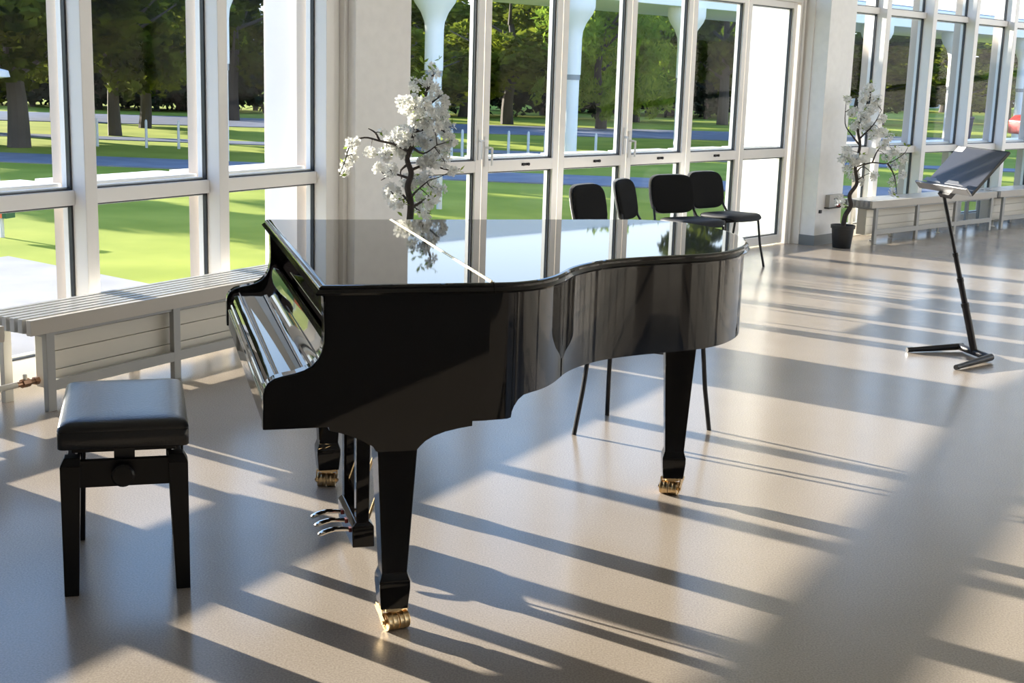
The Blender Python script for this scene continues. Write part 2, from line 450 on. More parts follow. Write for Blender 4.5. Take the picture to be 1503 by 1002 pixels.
# leg blocks with curved brackets on both sides
br = [(.175, .628), (.178, .617), (.20, .611), (.227, .602), (.255, .590), (.28, .577), (.298, .566), (.305, .553), (.312, .550), (.416, .550),
      (.422, .553), (.430, .562), (.445, .576), (.468, .589), (.50, .600), (.54, .608), (.577, .613), (.577, .628)]
for v0, v1 in ((.001, .165), (PW-.165, PW-.001)):
    MB().prism(br, lambda p: (p[0], v0, p[1]), lambda p: (p[0], v1, p[1])).build('leg_bracket', M['lacquer'], piano, angle=25)
def sq(cx, cy, h, z): return [Vector((cx+sx*h, cy+sy*h, z)) for sx, sy in ((-1, -1), (1, -1), (1, 1), (-1, 1))]
def piano_leg(cx, cy, ztop, top, ang, ca):
    mb = MB()
    prof = [(.066, .039), (.128, .0445), (.150, .0445), (.168, .0385), (.176, .0365), (ztop-.01, top), (ztop, top)]
    mb.loft([sq(0, 0, h, z) for z, h in prof])
    if ztop > .6:
        mb.loft([sq(0, 0, .078, ztop-.012), sq(0, 0, .086, ztop+.002), sq(0, 0, .086, ztop+.03)])
    leg = mb.build('leg', M['lacquer'], piano, bevel=.003, angle=20)
    leg.location = (cx, cy, 0); leg.rotation_euler = (0, 0, ang)
    c = MB()
    c.box(-.034, .034, -.036, .036, .060, .068); c.lathe([(.030, .052), (.030, .061)], 20)
    for sy in (-1, 1):   # fork cheeks
        c.prism([(-.032, .062), (.016, .062), (.020, .046), (.034, .036), (.036, .022), (.026, .014), (.012, .020), (-.004, .040), (-.022, .052)],
                lambda p: (p[0], sy*.041, p[1]), lambda p: (p[0], sy*.036, p[1]))
    for y0, y1 in ((-.034, -.0015), (.0015, .034)):
        m = Matrix.Translation((.026, 0, .0265)) @ Matrix.Rotation(R(90), 4, 'X')
        c.lathe([(.013, -y1+.004), (.021, -y1+.003), (.0225, -y1), (.0262, -y1), (.0268, -y1+.002), (.0262, -y1+.004), (.0258, -(y0+y1)/2-.002), (.0268, -(y0+y1)/2), (.0258, -(y0+y1)/2+.002), (.0262, -y0-.004), (.0268, -y0-.002), (.0262, -y0), (.0225, -y0), (.021, -y0-.003), (.013, -y0-.004)], 28, m)
    c.tube([(.026, -.045, .0265), (.026, .045, .0265)], .006, 12)
    co = c.build('caster', M['brass'], leg, angle=30)
    co.rotation_euler = (0, 0, ca)
    return leg
piano_leg(.372, .085, .552, .056, 0, R(-74))
piano_leg(.372, PW-.085, .552, .056, 0, R(-104))
piano_leg(1.667, 1.105, .668, .062, R(-18), R(-113))
# lyre with three pedals
MB().loft([[Vector((x, y, .05)) for x, y in ((.338, .60), (.41, .60), (.41, .915), (.338, .915))],
           [Vector((x, y, .12)) for x, y in ((.336, .60), (.408, .60), (.408, .915), (.336, .915))],
           [Vector((x, y, .135)) for x, y in ((.350, .605), (.394, .605), (.394, .91), (.350, .91))]]).build('lyre_box', M['lacquer'], piano, bevel=.003, angle=25)
for y0, y1 in ((.605, .645), (.87, .91)):
    MB().loft([[Vector((x, y, .13)) for x, y in ((.350, y0), (.392, y0), (.392, y1), (.350, y1))],
               [Vector((x, y, .63)) for x, y in ((.346, y0-.004), (.396, y0-.004), (.396, y1+.004), (.346, y1+.004))]]).build('lyre_post', M['lacquer'], piano, bevel=.003)
MB().tube([(.39, .66, .10), (.44, .66, .25), (.56, .66, .60)], .005, 8).tube([(.39, .86, .10), (.44, .86, .25), (.56, .86, .60)], .005, 8).build('lyre_brace', M['brass'], piano)
for y in (.64, .73, .82):
    rings = []
    for x, z, w, h in ((.36, .101, .008, .006), (.33, .102, .009, .0065), (.31, .104, .011, .007), (.285, .105, .014, .0075), (.262, .101, .0165, .008), (.245, .095, .016, .0085), (.234, .091, .012, .0075), (.229, .089, .005, .003)):
        rings.append([Vector((x, y+w*math.cos(t*math.pi/6), z+h*math.sin(t*math.pi/6))) for t in range(12)])
    p = MB().loft(rings).build('pedal', M['chrome'], piano, angle=50)
    MB().box(.331, .338, y-.009, y+.009, .094, .108).build('pedal_felt', M['felt'], p)

# ------------------------------------------------------------------ piano bench (same frame as the piano)
def PW3(L, V): return PO + Matrix.Rotation(PB, 3, 'Z') @ Vector((L, V, 0))
bench = thing('piano_bench', 'black leather piano stool with square legs and side adjusting knob', 'stool', PW3(-.365, .752), PB)
hx, hy = .172, .262
for sx in (-1, 1):
    for sy in (-1, 1):
        x1, y1 = sx*(hx+.012), sy*(hy+.004)
        w0, w1 = .042, .058
        def leg_ring(w, z, px, py): return [Vector((px-sx*a*w, py-sy*b*w, z)) for a, b in ((0, 0), (1, 0), (1, 1), (0, 1))]
        mb = MB().loft([leg_ring(w0, 0, x1, y1), leg_ring(w1, .405, x1, y1)])
        mb.loft([leg_ring(w1, .405, x1, y1), [v+Vector((-sx*.012*(a), -sy*.012*b, 0)) for v, (a, b) in zip(leg_ring(w1*.8, .428, x1, y1), ((1, 1), (1, 1), (1, 1), (1, 1)))]])
        mb.build('leg', M['blackwood'], bench, bevel=.002)
ap = MB()
ap.box(-hx+.04, hx-.04, -hy+.008, -hy+.03, .335, .418).box(-hx+.04, hx-.04, hy-.03, hy-.008, .335, .418)
ap.box(-hx+.006, -hx+.028, -hy+.05, hy-.05, .335, .418).box(hx-.028, hx-.006, -hy+.05, hy-.05, .335, .418)
ap.build('apron', M['blackwood'], bench, bevel=.002)
MB().box(-.15, .15, -.235, .235, .438, .462).build('seat_board', M['blackwood'], bench, bevel=.002)
mech = MB().box(-.02, .02, -.2, .2, .39, .44)
for sx in (-1, 1):
    for sy in (-1, 1): mech.tube([(sx*.13, sy*.2, .345), (sx*.13, sy*.12, .445)], .008, 8)
mech.tube([(-.13, -.18, .39), (.13, -.18, .39)], .008, 8)
mech.box(-.03, .03, -.236, -.215, .40, .45)
mech.build('lift_mechanism', M['blackmetal'], bench)
MB().lathe([(.010, 0), (.010, .010), (.030, .010), (.034, .016), (.034, .034), (.028, .040), (.008, .041)], 24,
           Matrix.Translation((-.005, -hy+.012, .375)) @ Matrix.Rotation(R(90), 4, 'X')).build('knob', M['blackwood'], bench, angle=40)
cu = []
for z, ins, rr in ((.460, .003, .014), (.463, 0, .016), (.509, 0, .016), (.5125, .002, .016), (.516, .0, .016), (.528, .004, .02), (.537, .013, .022), (.5425, .028, .026), (.546, .055, .03), (.548, .11, .03)):
    ax, ay = .188-ins, .283-ins
    ring = []
    for cx, cy, a0 in ((ax-rr, ay-rr, 0), (-ax+rr, ay-rr, 90), (-ax+rr, -ay+rr, 180), (ax-rr, -ay+rr, 270)):
        for k in range(6): ring.append(Vector((cx+rr*math.cos(R(a0+k*18)), cy+rr*math.sin(R(a0+k*18)), z)))
    cu.append(ring)
MB().loft(cu).build('cushion', M['leather'], bench, angle=50)

# ------------------------------------------------------------------ stacking chairs
def make_chair():
    root = thing('stacking_chair', '', 'chair')
    def pad(name, w, d, t, m, fn, parent):
        n = 12; top = []; bm = MB()
        rings = []
        for lay, (ins, h) in enumerate(((.030, -t/2), (.008, -t*.32), (0, 0), (.008, t*.32), (.030, t/2))):
            ring = []
            for k in range(32):
                a = 2*math.pi*k/32
                c, s = math.cos(a), math.sin(a)
                e = .42
                x = (w/2-ins)*math.copysign(abs(c)**e, c); y = (d/2-ins)*math.copysign(abs(s)**e, s)
                ring.append(Vector(fn(x, y, h)))
            rings.append(ring)
        bm.loft(rings)
        return bm.build(name, m, parent, angle=60)
    # seat: local y forward
    pad('seat', .455, .415, .045, M['seatvinyl'], lambda x, y, h: (x, y+.02, .435+h+.012*max(0, y/.2)-.035*max(0, (y-.12)/.09)**2), root)
    c0 = R(12)
    def back(x, y, h):   # y = height on the rest
        yy = -.225+h-.05*(1-(x/.23)**2)*.55
        return (x*(1-.10*(abs(y/.16)**2 if y < 0 else .35*abs(y/.16)**2)), yy-.5*0-(y+.16)*math.tan(c0), .635+y)
    b = pad('backrest', .445, .315, .038, M['fabric'], back, root)
    pad('back_shell', .462, .325, .02, M['shell'], lambda x, y, h: (back(x, y, h)[0], back(x, y, h)[1]-.028, back(x, y, h)[2]), root)
    for s in (-1, 1):
        MB().tube([(s*.252, .215, 0), (s*.235, .17, .20), (s*.222, .145, .40), (s*.20, .13, .412)], .0105, 10).build('leg', M['blackmetal'], root)
        MB().tube([(s*.252, -.19, 0), (s*.238, -.14, .20), (s*.226, -.105, .405)], .0105, 10).build('leg', M['blackmetal'], root)
        MB().tube([(s*.20, .05, .405), (s*.222, -.10, .405), (s*.222, -.195, .43), (s*.205, -.235, .50), (s*.19, -.262, .62)], .0105, 10).build('back_upright', M['blackmetal'], root)
    MB().tube([(-.222, .14, .405), (.222, .14, .405)], .009, 8).tube([(-.224, -.105, .405), (.224, -.105, .405)], .009, 8).tube([(-.18, -.105, .405), (-.18, .14, .405)], .009, 8).tube([(.18, -.105, .405), (.18, .14, .405)], .009, 8).build('seat_frame', M['blackmetal'], root)
    return root
chair0 = make_chair()
def place_chair(x, y, az, label, first=False, s=1):
    o = chair0 if first else copy_tree(chair0)
    o.location = (x, y, 0); o.rotation_euler = (0, 0, -R(az)); o.scale = (s, s, s)
    o['label'] = label; o['group'] = 'black stacking chairs near the glass doors'
CH = [(.765, 9.62, 125, 'black padded chair nearest the white pillar, only its backrest showing above piano lid'),
      (1.12, 10.30, 112, 'black padded chair turned edge-on, second from left in row by doors'),
      (1.44, 10.80, 150, 'black padded chair with widest backrest, third in row along glass doors'),
      (1.84, 11.36, 138, 'black padded chair at right end of row, its front leg clear of piano')]
for i, (x, y, az, lb) in enumerate(CH): place_chair(x, y, az, lb, i == 0)
place_chair(.60, 5.775, 25.3, 'black chair hidden behind the piano, only its legs visible under the piano')

# ------------------------------------------------------------------ music stand
ms = thing('music_stand', 'black music stand with tilted tray and leaning telescopic post', 'music stand', (2.77, 7.73, 0))
def rel(p): return Vector(p)-Vector((2.77, 7.73, 0))
eL, eR = rel((2.739, 7.895, .028)), rel((2.812, 7.585, .028))
MB().tube([eL, eR], .021, 14).build('crossbar', M['darkmetal'], ms)
for e, t in ((eL, rel((2.390, 7.80, .016))), (eR, rel((2.535, 7.335, .016)))):
    d = (t-e).normalized()
    l = MB().tube([e-d*.02, e+d*.03, t-d*.02], [.021, .021, .014], 12).build('leg', M['darkmetal'], ms)
    MB().tube([t-d*.035, t], .0155, 12).build('leg_cap', M['blackmetal'], l)
p0, p1 = rel((2.775, 7.74, .03)), rel((2.512, 7.77, .965))
def pp(t): return p0+(p1-p0)*t
for nm, a, b, r in (('lower_tube', 0, .30, .0215), ('middle_tube', .28, .46, .0175), ('upper_tube', .44, .62, .0145), ('inner_tube', .60, 1.0, .0105)):
    MB().tube([pp(a), pp(b)], r, 14).build(nm, M['darkmetal'], ms)
for t, r in ((.30, .024), (.46, .020), (.62, .017)):
    MB().tube([pp(t-.012), pp(t+.012)], r, 14).build('collar', M['blackmetal'], ms)
ev = Vector((.156, -.414, -.007)); uv = Vector((.231, .108, .242))
ehat, uhat = ev.normalized(), uv.normalized(); nhat = ehat.cross(uhat).normalized()
bc = rel((2.517, 7.75, .988))
Lw, Lh = ev.length, uv.length
mx = Matrix((( ehat.x, uhat.x, nhat.x, bc.x), (ehat.y, uhat.y, nhat.y, bc.y), (ehat.z, uhat.z, nhat.z, bc.z), (0, 0, 0, 1)))
def dbox(mb, *a): return mb.box(*a, m=mx)
d = dbox(MB(), -Lw/2, Lw/2, 0, Lh, -.004, 0).build('desk', M['deskmetal'], ms, bevel=.0015)
dbox(MB(), -Lw/2+.005, -Lw/2+.075, Lh-.045, Lh-.002, .0002, .001).build('label_sticker', M['paper'], d)
dbox(dbox(MB(), Lw/2-.004, Lw/2+.004, 0, Lh, -.014, .002), -Lw/2, Lw/2, Lh-.006, Lh, -.012, .001).build('desk_edge', M['blackmetal'], d)
dbox(MB(), -Lw/2-.02, Lw/2+.005, -.012, 0, -.006, .050).build('tray', M['traymetal'], ms, bevel=.002)
for a, b in ((-.17, -.03), (.03, .17)):
    c = MB()
    c.prism([(a, 0), (a+.015, .028), (b-.04, .028), (b-.02, .012), (b+.02, .004), (b+.02, 0)], lambda q: mx @ Vector((q[0], q[1], .058)), lambda q: mx @ Vector((q[0], q[1], .061)))
    c.build('page_clip', M['traymetal'], ms)
dbox(MB(), -.05, .05, -.03, .02, -.035, -.004).build('clamp', M['blackmetal'], ms)

# ------------------------------------------------------------------ blossom trees in pots
def catmull(pts, n=5):
    out = []; m = len(pts); P = [Vector(p) for p in pts]
    for i in range(m-1):
        a, b, c, d = P[max(0, i-1)], P[i], P[i+1], P[min(m-1, i+2)]
        for k in range(n):
            t = k/n
            out.append(.5*((2*b)+(c-a)*t+(2*a-5*b+4*c-d)*t*t+(-a+3*b-3*c+d)*t**3))
    out.append(P[-1]); return out
def blossom_tree(loc, trunk, branches, clusters, sprigs, label, rnd, fl=.023):
    t = thing('blossom_tree', label, 'artificial tree', loc, 0, 'white blossom trees in pots')
    MB().lathe([(.085, 0), (.088, .005), (.108, .19), (.118, .192), (.120, .225), (.112, .226), (.108, .20)], 24, cap=True).build('pot', M['pot'], t, angle=40)
    MB().lathe([(.001, .199), (.107, .197), (.107, .20), (.001, .206)], 20).build('soil', M['soil'], t)
    tp = catmull(trunk, 6); n = len(tp)
    MB().tube(tp, [.026*(1-.72*i/(n-1)) for i in range(n)], 10).build('trunk', M['bark'], t)
    b = MB()
    for br in branches:
        q = catmull(br, 4); n = len(q)
        b.tube(q, [.0095*(1-.75*i/(n-1)) for i in range(n)], 6)
    twigs = []
    nodes = [p for br in branches for p in catmull(br, 4)] + tp[len(tp)//4:]
    pet = MB(); bm = pet.bm
    lf = MB()
    def leaf(p, d, ln, w):
        d = d.normalized(); s = d.cross(Vector((rnd.random()-.5, rnd.random()-.5, rnd.random()-.5))).normalized()
        lf.quad(p, p+d*ln*.5+s*w, p+d*ln, p+d*ln*.5-s*w)
    def flower(p, nrm, r):
        nrm = nrm.normalized()
        u = nrm.cross(Vector((rnd.random()-.5, rnd.random()-.5, rnd.random()-.5))).normalized(); v = nrm.cross(u)
        a0 = rnd.random()*6.28
        for k in range(5):
            a = a0+k*2*math.pi/5
            def q(rr, da, h): return p+(u*math.cos(a+da)+v*math.sin(a+da))*rr+nrm*h
            pts = [q(r*.1, 0, 0), q(r*.7, -.5, r*.22), q(r*1.05, -.22, r*.36), q(r*1.05, .22, r*.36), q(r*.7, .5, r*.22)]
            bm.faces.new([bm.verts.new(x) for x in pts])
    for (x, y, z, rad, cnt) in clusters:
        c = Vector((x, y, z))
        near = min(nodes, key=lambda p: (p-c).length)
        mid = (near+c)/2+Vector((rnd.uniform(-.02, .02), rnd.uniform(-.02, .02), rnd.uniform(-.01, .03)))
        b.tube(catmull([near, mid, c], 4), [.004*(1-.09*i) for i in range(9)], 5)
        for i in range(cnt):
            d = Vector((rnd.gauss(0, 1), rnd.gauss(0, 1), rnd.gauss(0, 1))).normalized()
            p = c+d*rad*(rnd.random()**.45)
            flower(p, d+Vector((rnd.uniform(-.5, .5), rnd.uniform(-.8, .2), rnd.uniform(-.3, .5))), fl*rnd.uniform(.8, 1.25))
            if rnd.random() < .10: leaf(p, Vector((rnd.uniform(-1, 1), rnd.uniform(-1, 1), rnd.uniform(-.6, 1))), .045, .008)
        for i in range(3):
            d = Vector((rnd.gauss(0, 1), rnd.gauss(0, 1), rnd.gauss(0, 1))).normalized()
            b.tube([c, c+d*rad*.9], [.0022, .0012], 4)
    for (x, y, z) in sprigs:
        for i in range(4): leaf(Vector((x, y, z)), Vector((rnd.uniform(-1, 1), rnd.uniform(-1, 1), rnd.uniform(-.2, 1))), .05, .009)
    b.build('branches', M['bark'], t); pet.build('blossoms', M['petal'], t, fix=False); lf.build('leaves', M['sprig'], t, fix=False)
    return t

S1 = 8.0/1930
def q1(px, py, dy=0): return ((px-601)*S1, dy, 1.58+8.05*(-(py-109)/1930.))   # trunk axis at the middle of the photo tree
rnd = random.Random(3)
trunk1 = [(0.0, 0, .2), (.03, .01, .4), (0, 0, .62), q1(602, 300), q1(597, 275), q1(602, 255), q1(596, 235), q1(602, 215), q1(607, 190), q1(614, 165), q1(622, 140), q1(632, 112)]
br1 = [[q1(600, 225), q1(578, 214, -.03), q1(556, 209, -.05), q1(535, 205, -.06), q1(516, 214, -.07), q1(508, 238, -.08), q1(500, 258, -.08)],
       [q1(556, 209, -.05), q1(550, 198, -.04), q1(540, 192, -.05)], [q1(598, 262), q1(575, 258, .05), q1(556, 268, .08)],
       [q1(600, 240), q1(588, 250, -.06), q1(590, 262, -.08)], [q1(602, 250), q1(625, 243, .06), q1(655, 250, .09), q1(672, 248, .1)],
       [q1(600, 215), q1(620, 225, -.06), q1(640, 212, -.09)], [q1(606, 195), q1(635, 190, .08), q1(655, 200, .12)],
       [q1(614, 165), q1(632, 152, -.04), q1(645, 142, -.05)], [q1(612, 170), q1(598, 152, .05)], [q1(602, 290), q1(612, 278, -.08), q1(630, 262, -.1)],
       [q1(602, 300), q1(585, 286, .06), q1(566, 292, .08)], [q1(602, 305), q1(620, 295, .06), q1(634, 282, .08)]]
cl1 = []
for (px, py, r, n) in ((632, 108, 9, 5), (622, 122, 10, 8), (605, 128, 9, 7), (634, 136, 12, 14), (645, 150, 10, 12), (594, 157, 13, 20), (622, 158, 14, 20), (642, 168, 13, 20),
                       (612, 178, 13, 20), (632, 186, 16, 30), (650, 190, 12, 18), (658, 204, 10, 14), (612, 202, 12, 16), (590, 203, 17, 36), (574, 214, 14, 28), (566, 228, 10, 16),
                       (588, 222, 12, 20), (626, 208, 15, 26), (642, 218, 15, 24), (632, 236, 14, 22), (618, 240, 10, 12), (652, 234, 8, 8), (554, 250, 8, 8), (572, 252, 9, 9), (543, 224, 8, 8),
                       (520, 212, 7, 8), (513, 224, 7, 9), (514, 236, 7, 9), (505, 246, 6, 7), (501, 257, 5, 4), (598, 268, 13, 20), (622, 266, 15, 26), (641, 276, 12, 18), (570, 284, 12, 18), (580, 296, 11, 14),
                       (616, 294, 11, 14), (608, 310, 9, 9), (634, 292, 10, 12), (662, 248, 7, 6), (628, 310, 9, 8), (555, 200, 6, 3), (606, 150, 9, 8)):
    x, y, z = q1(px, py); cl1.append((x, rnd.uniform(-.13, .13), z, r*S1, int(n*1.75)))
sp1 = [q1(*p) for p in ((640, 92), (617, 98), (612, 112), (625, 120), (600, 132), (672, 250), (500, 262), (512, 218), (592, 300), (590, 318))]
blossom_tree((-.645, 8.0, 0), trunk1, br1, cl1, sp1, 'tall artificial white blossom tree behind the piano by the white pillar', random.Random(5))

S2 = 12.95/1930
def q2(px, py, dy=0): return ((px-1232)*S2, dy, (361-py)*S2*1.02)
rnd = random.Random(9)
trunk2 = [(0, 0, .2), q2(1234, 315), q2(1241, 300), q2(1238, 285), q2(1247, 268), q2(1243, 245), q2(1247, 215), q2(1242, 190), q2(1250, 165), q2(1256, 140)]
br2 = [[q2(1244, 245), q2(1265, 238, -.05), q2(1285, 238, -.1), q2(1305, 225, -.12), q2(1312, 215, -.1)], [q2(1265, 238, -.05), q2(1275, 222, .05), q2(1290, 206, .1)],
       [q2(1247, 215), q2(1235, 200, .05), q2(1226, 185, .08), q2(1224, 155, .05)], [q2(1245, 265), q2(1258, 255, -.04)], [q2(1244, 245), q2(1230, 235, -.05), q2(1222, 225, -.08)],
       [q2(1246, 205), q2(1262, 185, -.05), q2(1275, 165, .03)], [q2(1285, 238, -.1), q2(1296, 255, -.1), q2(1302, 280, -.1)], [q2(1240, 302), q2(1226, 302, 0), q2(1218, 294, 0)],
       [q2(1240, 302), q2(1238, 285), q2(1246, 268), q2(1244, 255)],
       [q2(1244, 255), q2(1256, 245, .06), q2(1272, 255, .08)]]
cl2 = []
for (px, py, r, n) in ((1254, 135, 7, 10), (1246, 148, 8, 14), (1262, 150, 7, 10), (1236, 168, 7, 10), (1244, 175, 9, 16), (1256, 165, 8, 14), (1268, 160, 7, 8), (1272, 175, 6, 6), (1258, 190, 9, 16), (1240, 188, 8, 12),
                       (1262, 200, 8, 12), (1276, 195, 7, 9), (1290, 202, 7, 8), (1282, 212, 8, 10), (1230, 222, 8, 14), (1224, 234, 8, 14), (1238, 236, 8, 14), (1248, 232, 7, 10), (1232, 248, 7, 8), (1246, 258, 8, 12),
                       (1252, 265, 6, 6), (1302, 222, 8, 10), (1310, 232, 7, 8), (1300, 242, 8, 9), (1308, 252, 6, 6), (1298, 262, 7, 7), (1290, 230, 8, 10), (1303, 280, 5, 4), (1224, 152, 5, 5), (1222, 296, 6, 5), (1270, 256, 6, 4), (1218, 290, 4, 3)):
    x, y, z = q2(px, py); cl2.append((x, rnd.uniform(-.12, .12), z, r*S2, int(n*2.1)))
sp2 = [q2(*p) for p in ((1258, 128), (1262, 138), (1222, 150), (1250, 200), (1314, 214), (1305, 285), (1250, 228), (1310, 240))]
blossom_tree((3.215, 12.90, 0), trunk2, br2, cl2, sp2, 'white blossom tree in black pot at the far pillar beside right-hand windows', random.Random(6), .025)

# ------------------------------------------------------------------ slatted benches over radiators
def make_bench(length, nleg):
    b = thing('slatted_bench', '', 'bench')
    # local x along the wall, y outwards (0 = front edge)
    MB().box(0, length, 0, .03, .366, .437).build('front_beam', M['beam'], b, bevel=.002)
    for k in range(6):
        y = .055+k*.052
        MB().box(.0, length, y, y+.03, .372, .437).build('slat', M['slat'], b, bevel=.002)
    for k in range(nleg):
        x = .085+k*(length-.20)/(nleg-1)
        for y in (.002, .29):
            MB().box(x, x+.048, y, y+.03, 0, .372).build('leg', M['benchleg'], b, bevel=.002)
        MB().box(x+.008, x+.04, .03, .34, .345, .372).build('cross_bar', M['benchleg'], b)
    MB().box(.10, length-.10, .003, .03, .094, .143).build('lower_rail', M['benchleg'], b, bevel=.002)
    MB().box(.13, length-.13, .012, .022, .352, .366).build('upper_rail', M['benchleg'], b)
    return b
def put_bench(b, base, a, x, y, label):
    b.location = W(base, a, x, y); b.rotation_euler = (0, 0, a); b['label'] = label; b['group'] = 'slatted benches along the windows'
b0 = make_bench(2.63, 4)
put_bench(b0, LB, LA, -.297, -.525, 'long silver slatted bench by left windows, beside the piano stool')
b1 = copy_tree(b0); put_bench(b1, RB, RA, -1.70, -.53, 'slatted bench under right-hand windows, behind potted tree and music stand')
b2 = copy_tree(b0); put_bench(b2, RB, RA, 1.02, -.53, 'slatted bench at far right edge, beyond the music stand')
b3 = copy_tree(b0); put_bench(b3, LB, LA, -3.07, -.525, 'slatted bench before the windows left of the frame, nearest the camera')
def make_radiator(length):
    r = thing('radiator', '', 'radiator')
    for z0, z1 in ((.085, .17), (.173, .258), (.261, .335)):
        MB().box(0, length, 0, .014, z0, z1).build('front_panel', M['rad'], r, bevel=.003)
    MB().box(.004, length-.004, .014, .11, .08, .34).build('body', M['rad'], r, bevel=.004)
    gr = MB()
    n = int(length/.02)
    for k in range(n): gr.box(.006+k*.02, .012+k*.02, .012, .105, .335, .349)
    gr.build('top_grille', M['rad'], r)
    for x in (.25, length-.25):
        MB().tube([(x, .06, 0), (x, .06, .09)], .012, 10).lathe([(.03, 0), (.03, .008), (.012, .012)], 16, Matrix.Translation((x, .06, 0))).build('foot', M['rad'], r)
    return r
def put_rad(r, base, a, x, y, label):
    r.location = W(base, a, x, y); r.rotation_euler = (0, 0, a); r['label'] = label; r['group'] = 'white radiators under the benches'
r0 = make_radiator(2.4); rs = make_radiator(1.83)
put_rad(r0, LB, LA, -.13, -.455, 'white panel radiator under the bench by the left windows')
r1 = rs; put_rad(r1, RB, RA, -1.58, -.40, 'cream radiator under right-hand bench behind the potted tree')
r2 = copy_tree(rs); put_rad(r2, RB, RA, 1.02, -.40, 'cream radiator under the bench at far right edge')
r3 = copy_tree(rs); put_rad(r3, LB, LA, -2.78, -.455, 'white radiator under the bench left of the frame')
vp = thing('radiator_valve', 'copper radiator valve with white pipe under left end of the bench', 'valve', W(LB, LA, -.13, -.40), LA)
MB().tube([(-.62, .03, .115), (-.25, .03, .115), (-.13, .03, .115)], .014, 12).build('pipe', M['rad'], vp)
MB().tube([(-.14, .03, .115), (-.002, .03, .115)], .013, 12).build('coupling', M['pipe'], vp)
MB().tube([(-.10, .03, .115), (-.06, .03, .115)], .021, 8).tube([(-.03, .03, .115), (-.006, .03, .115)], .019, 6).build('nut', M['pipe'], vp)
MB().tube([(-.08, .03, .11), (-.08, .03, .155)], .010, 10).build('knob', M['rad'], vp)

# small fittings on the far pillar
bx = thing('wall_box', 'grey box with a red knob low on the far pillar behind the blossom tree', 'wall box', W(DB, DA, .27, -.293, .36), DA)
MB().box(0, .28, -.05, 0, .012, .135).build('cover', M['greybox'], bx, bevel=.004)
MB().box(-.01, .29, -.056, 0, 0, .012).build('base_strip', M['gasket'], bx)
MB().tube([(.16, -.05, .03), (.16, -.075, .03)], .016, 12).build('knob', M['red'], bx)
so = tag(MB().box(-.018, .018, -.02, 0, -.016, .016).build('wall_plug', M['gasket'], bevel=.003), 'small black plug on the face of the far white pillar', 'plug')
so.location = W(DB, DA, .17, -.293, .335); so.rotation_euler = (0, 0, DA)

# ------------------------------------------------------------------ outdoors
GZ = -.06
def ground(name, pts, z, m):
    mb = MB(); mb.loft([[Vector((x, y, z-.3)) for x, y in pts], [Vector((x, y, z)) for x, y in pts]])
    return tag(mb.build(name, m), kind='structure')
fo = [(p.x, p.y) for p in [W(LB, LA, -9, .1), W(LB, LA, 2.6, .1), W(DB, DA, -5.9, .1), W(DB, DA, .3, .1), W(RB, RA, -1.8, .1), W(RB, RA, 12, .1)]]
ground('lawn', [(-80, -30), (fo[0][0]-.3, -30)] + [(x, y) for x, y in fo] + [(80, 30), (80, 140), (-80, 140)], GZ, M['grass'])
def strip_pts(p, q, w):
    p, q = Vector(p), Vector(q); t = (q-p).normalized(); n = Vector((-t.y, t.x))*w/2
    return [tuple(p-n), tuple(q-n), tuple(q+n), tuple(p+n)]
pv = [W(LB, LA, -12, .1), W(LB, LA, 2.6, .1), W(LB, LA, 3.2, 3.8), W(LB, LA, -12, 3.8)]
ground('pavement', [(p.x, p.y) for p in pv], GZ+.02, M['paving'])
ground('path', strip_pts((-30, 24.8), (30, 15.6+2.0), 1.9), GZ+.02, M['asphalt'])
ground('path', strip_pts((-30, 30.5), (30, 25.5), 1.0), GZ+.02, M['asphalt'])
ground('road', strip_pts((-40, 37), (40, 42), 6), GZ+.02, M['asphalt'])

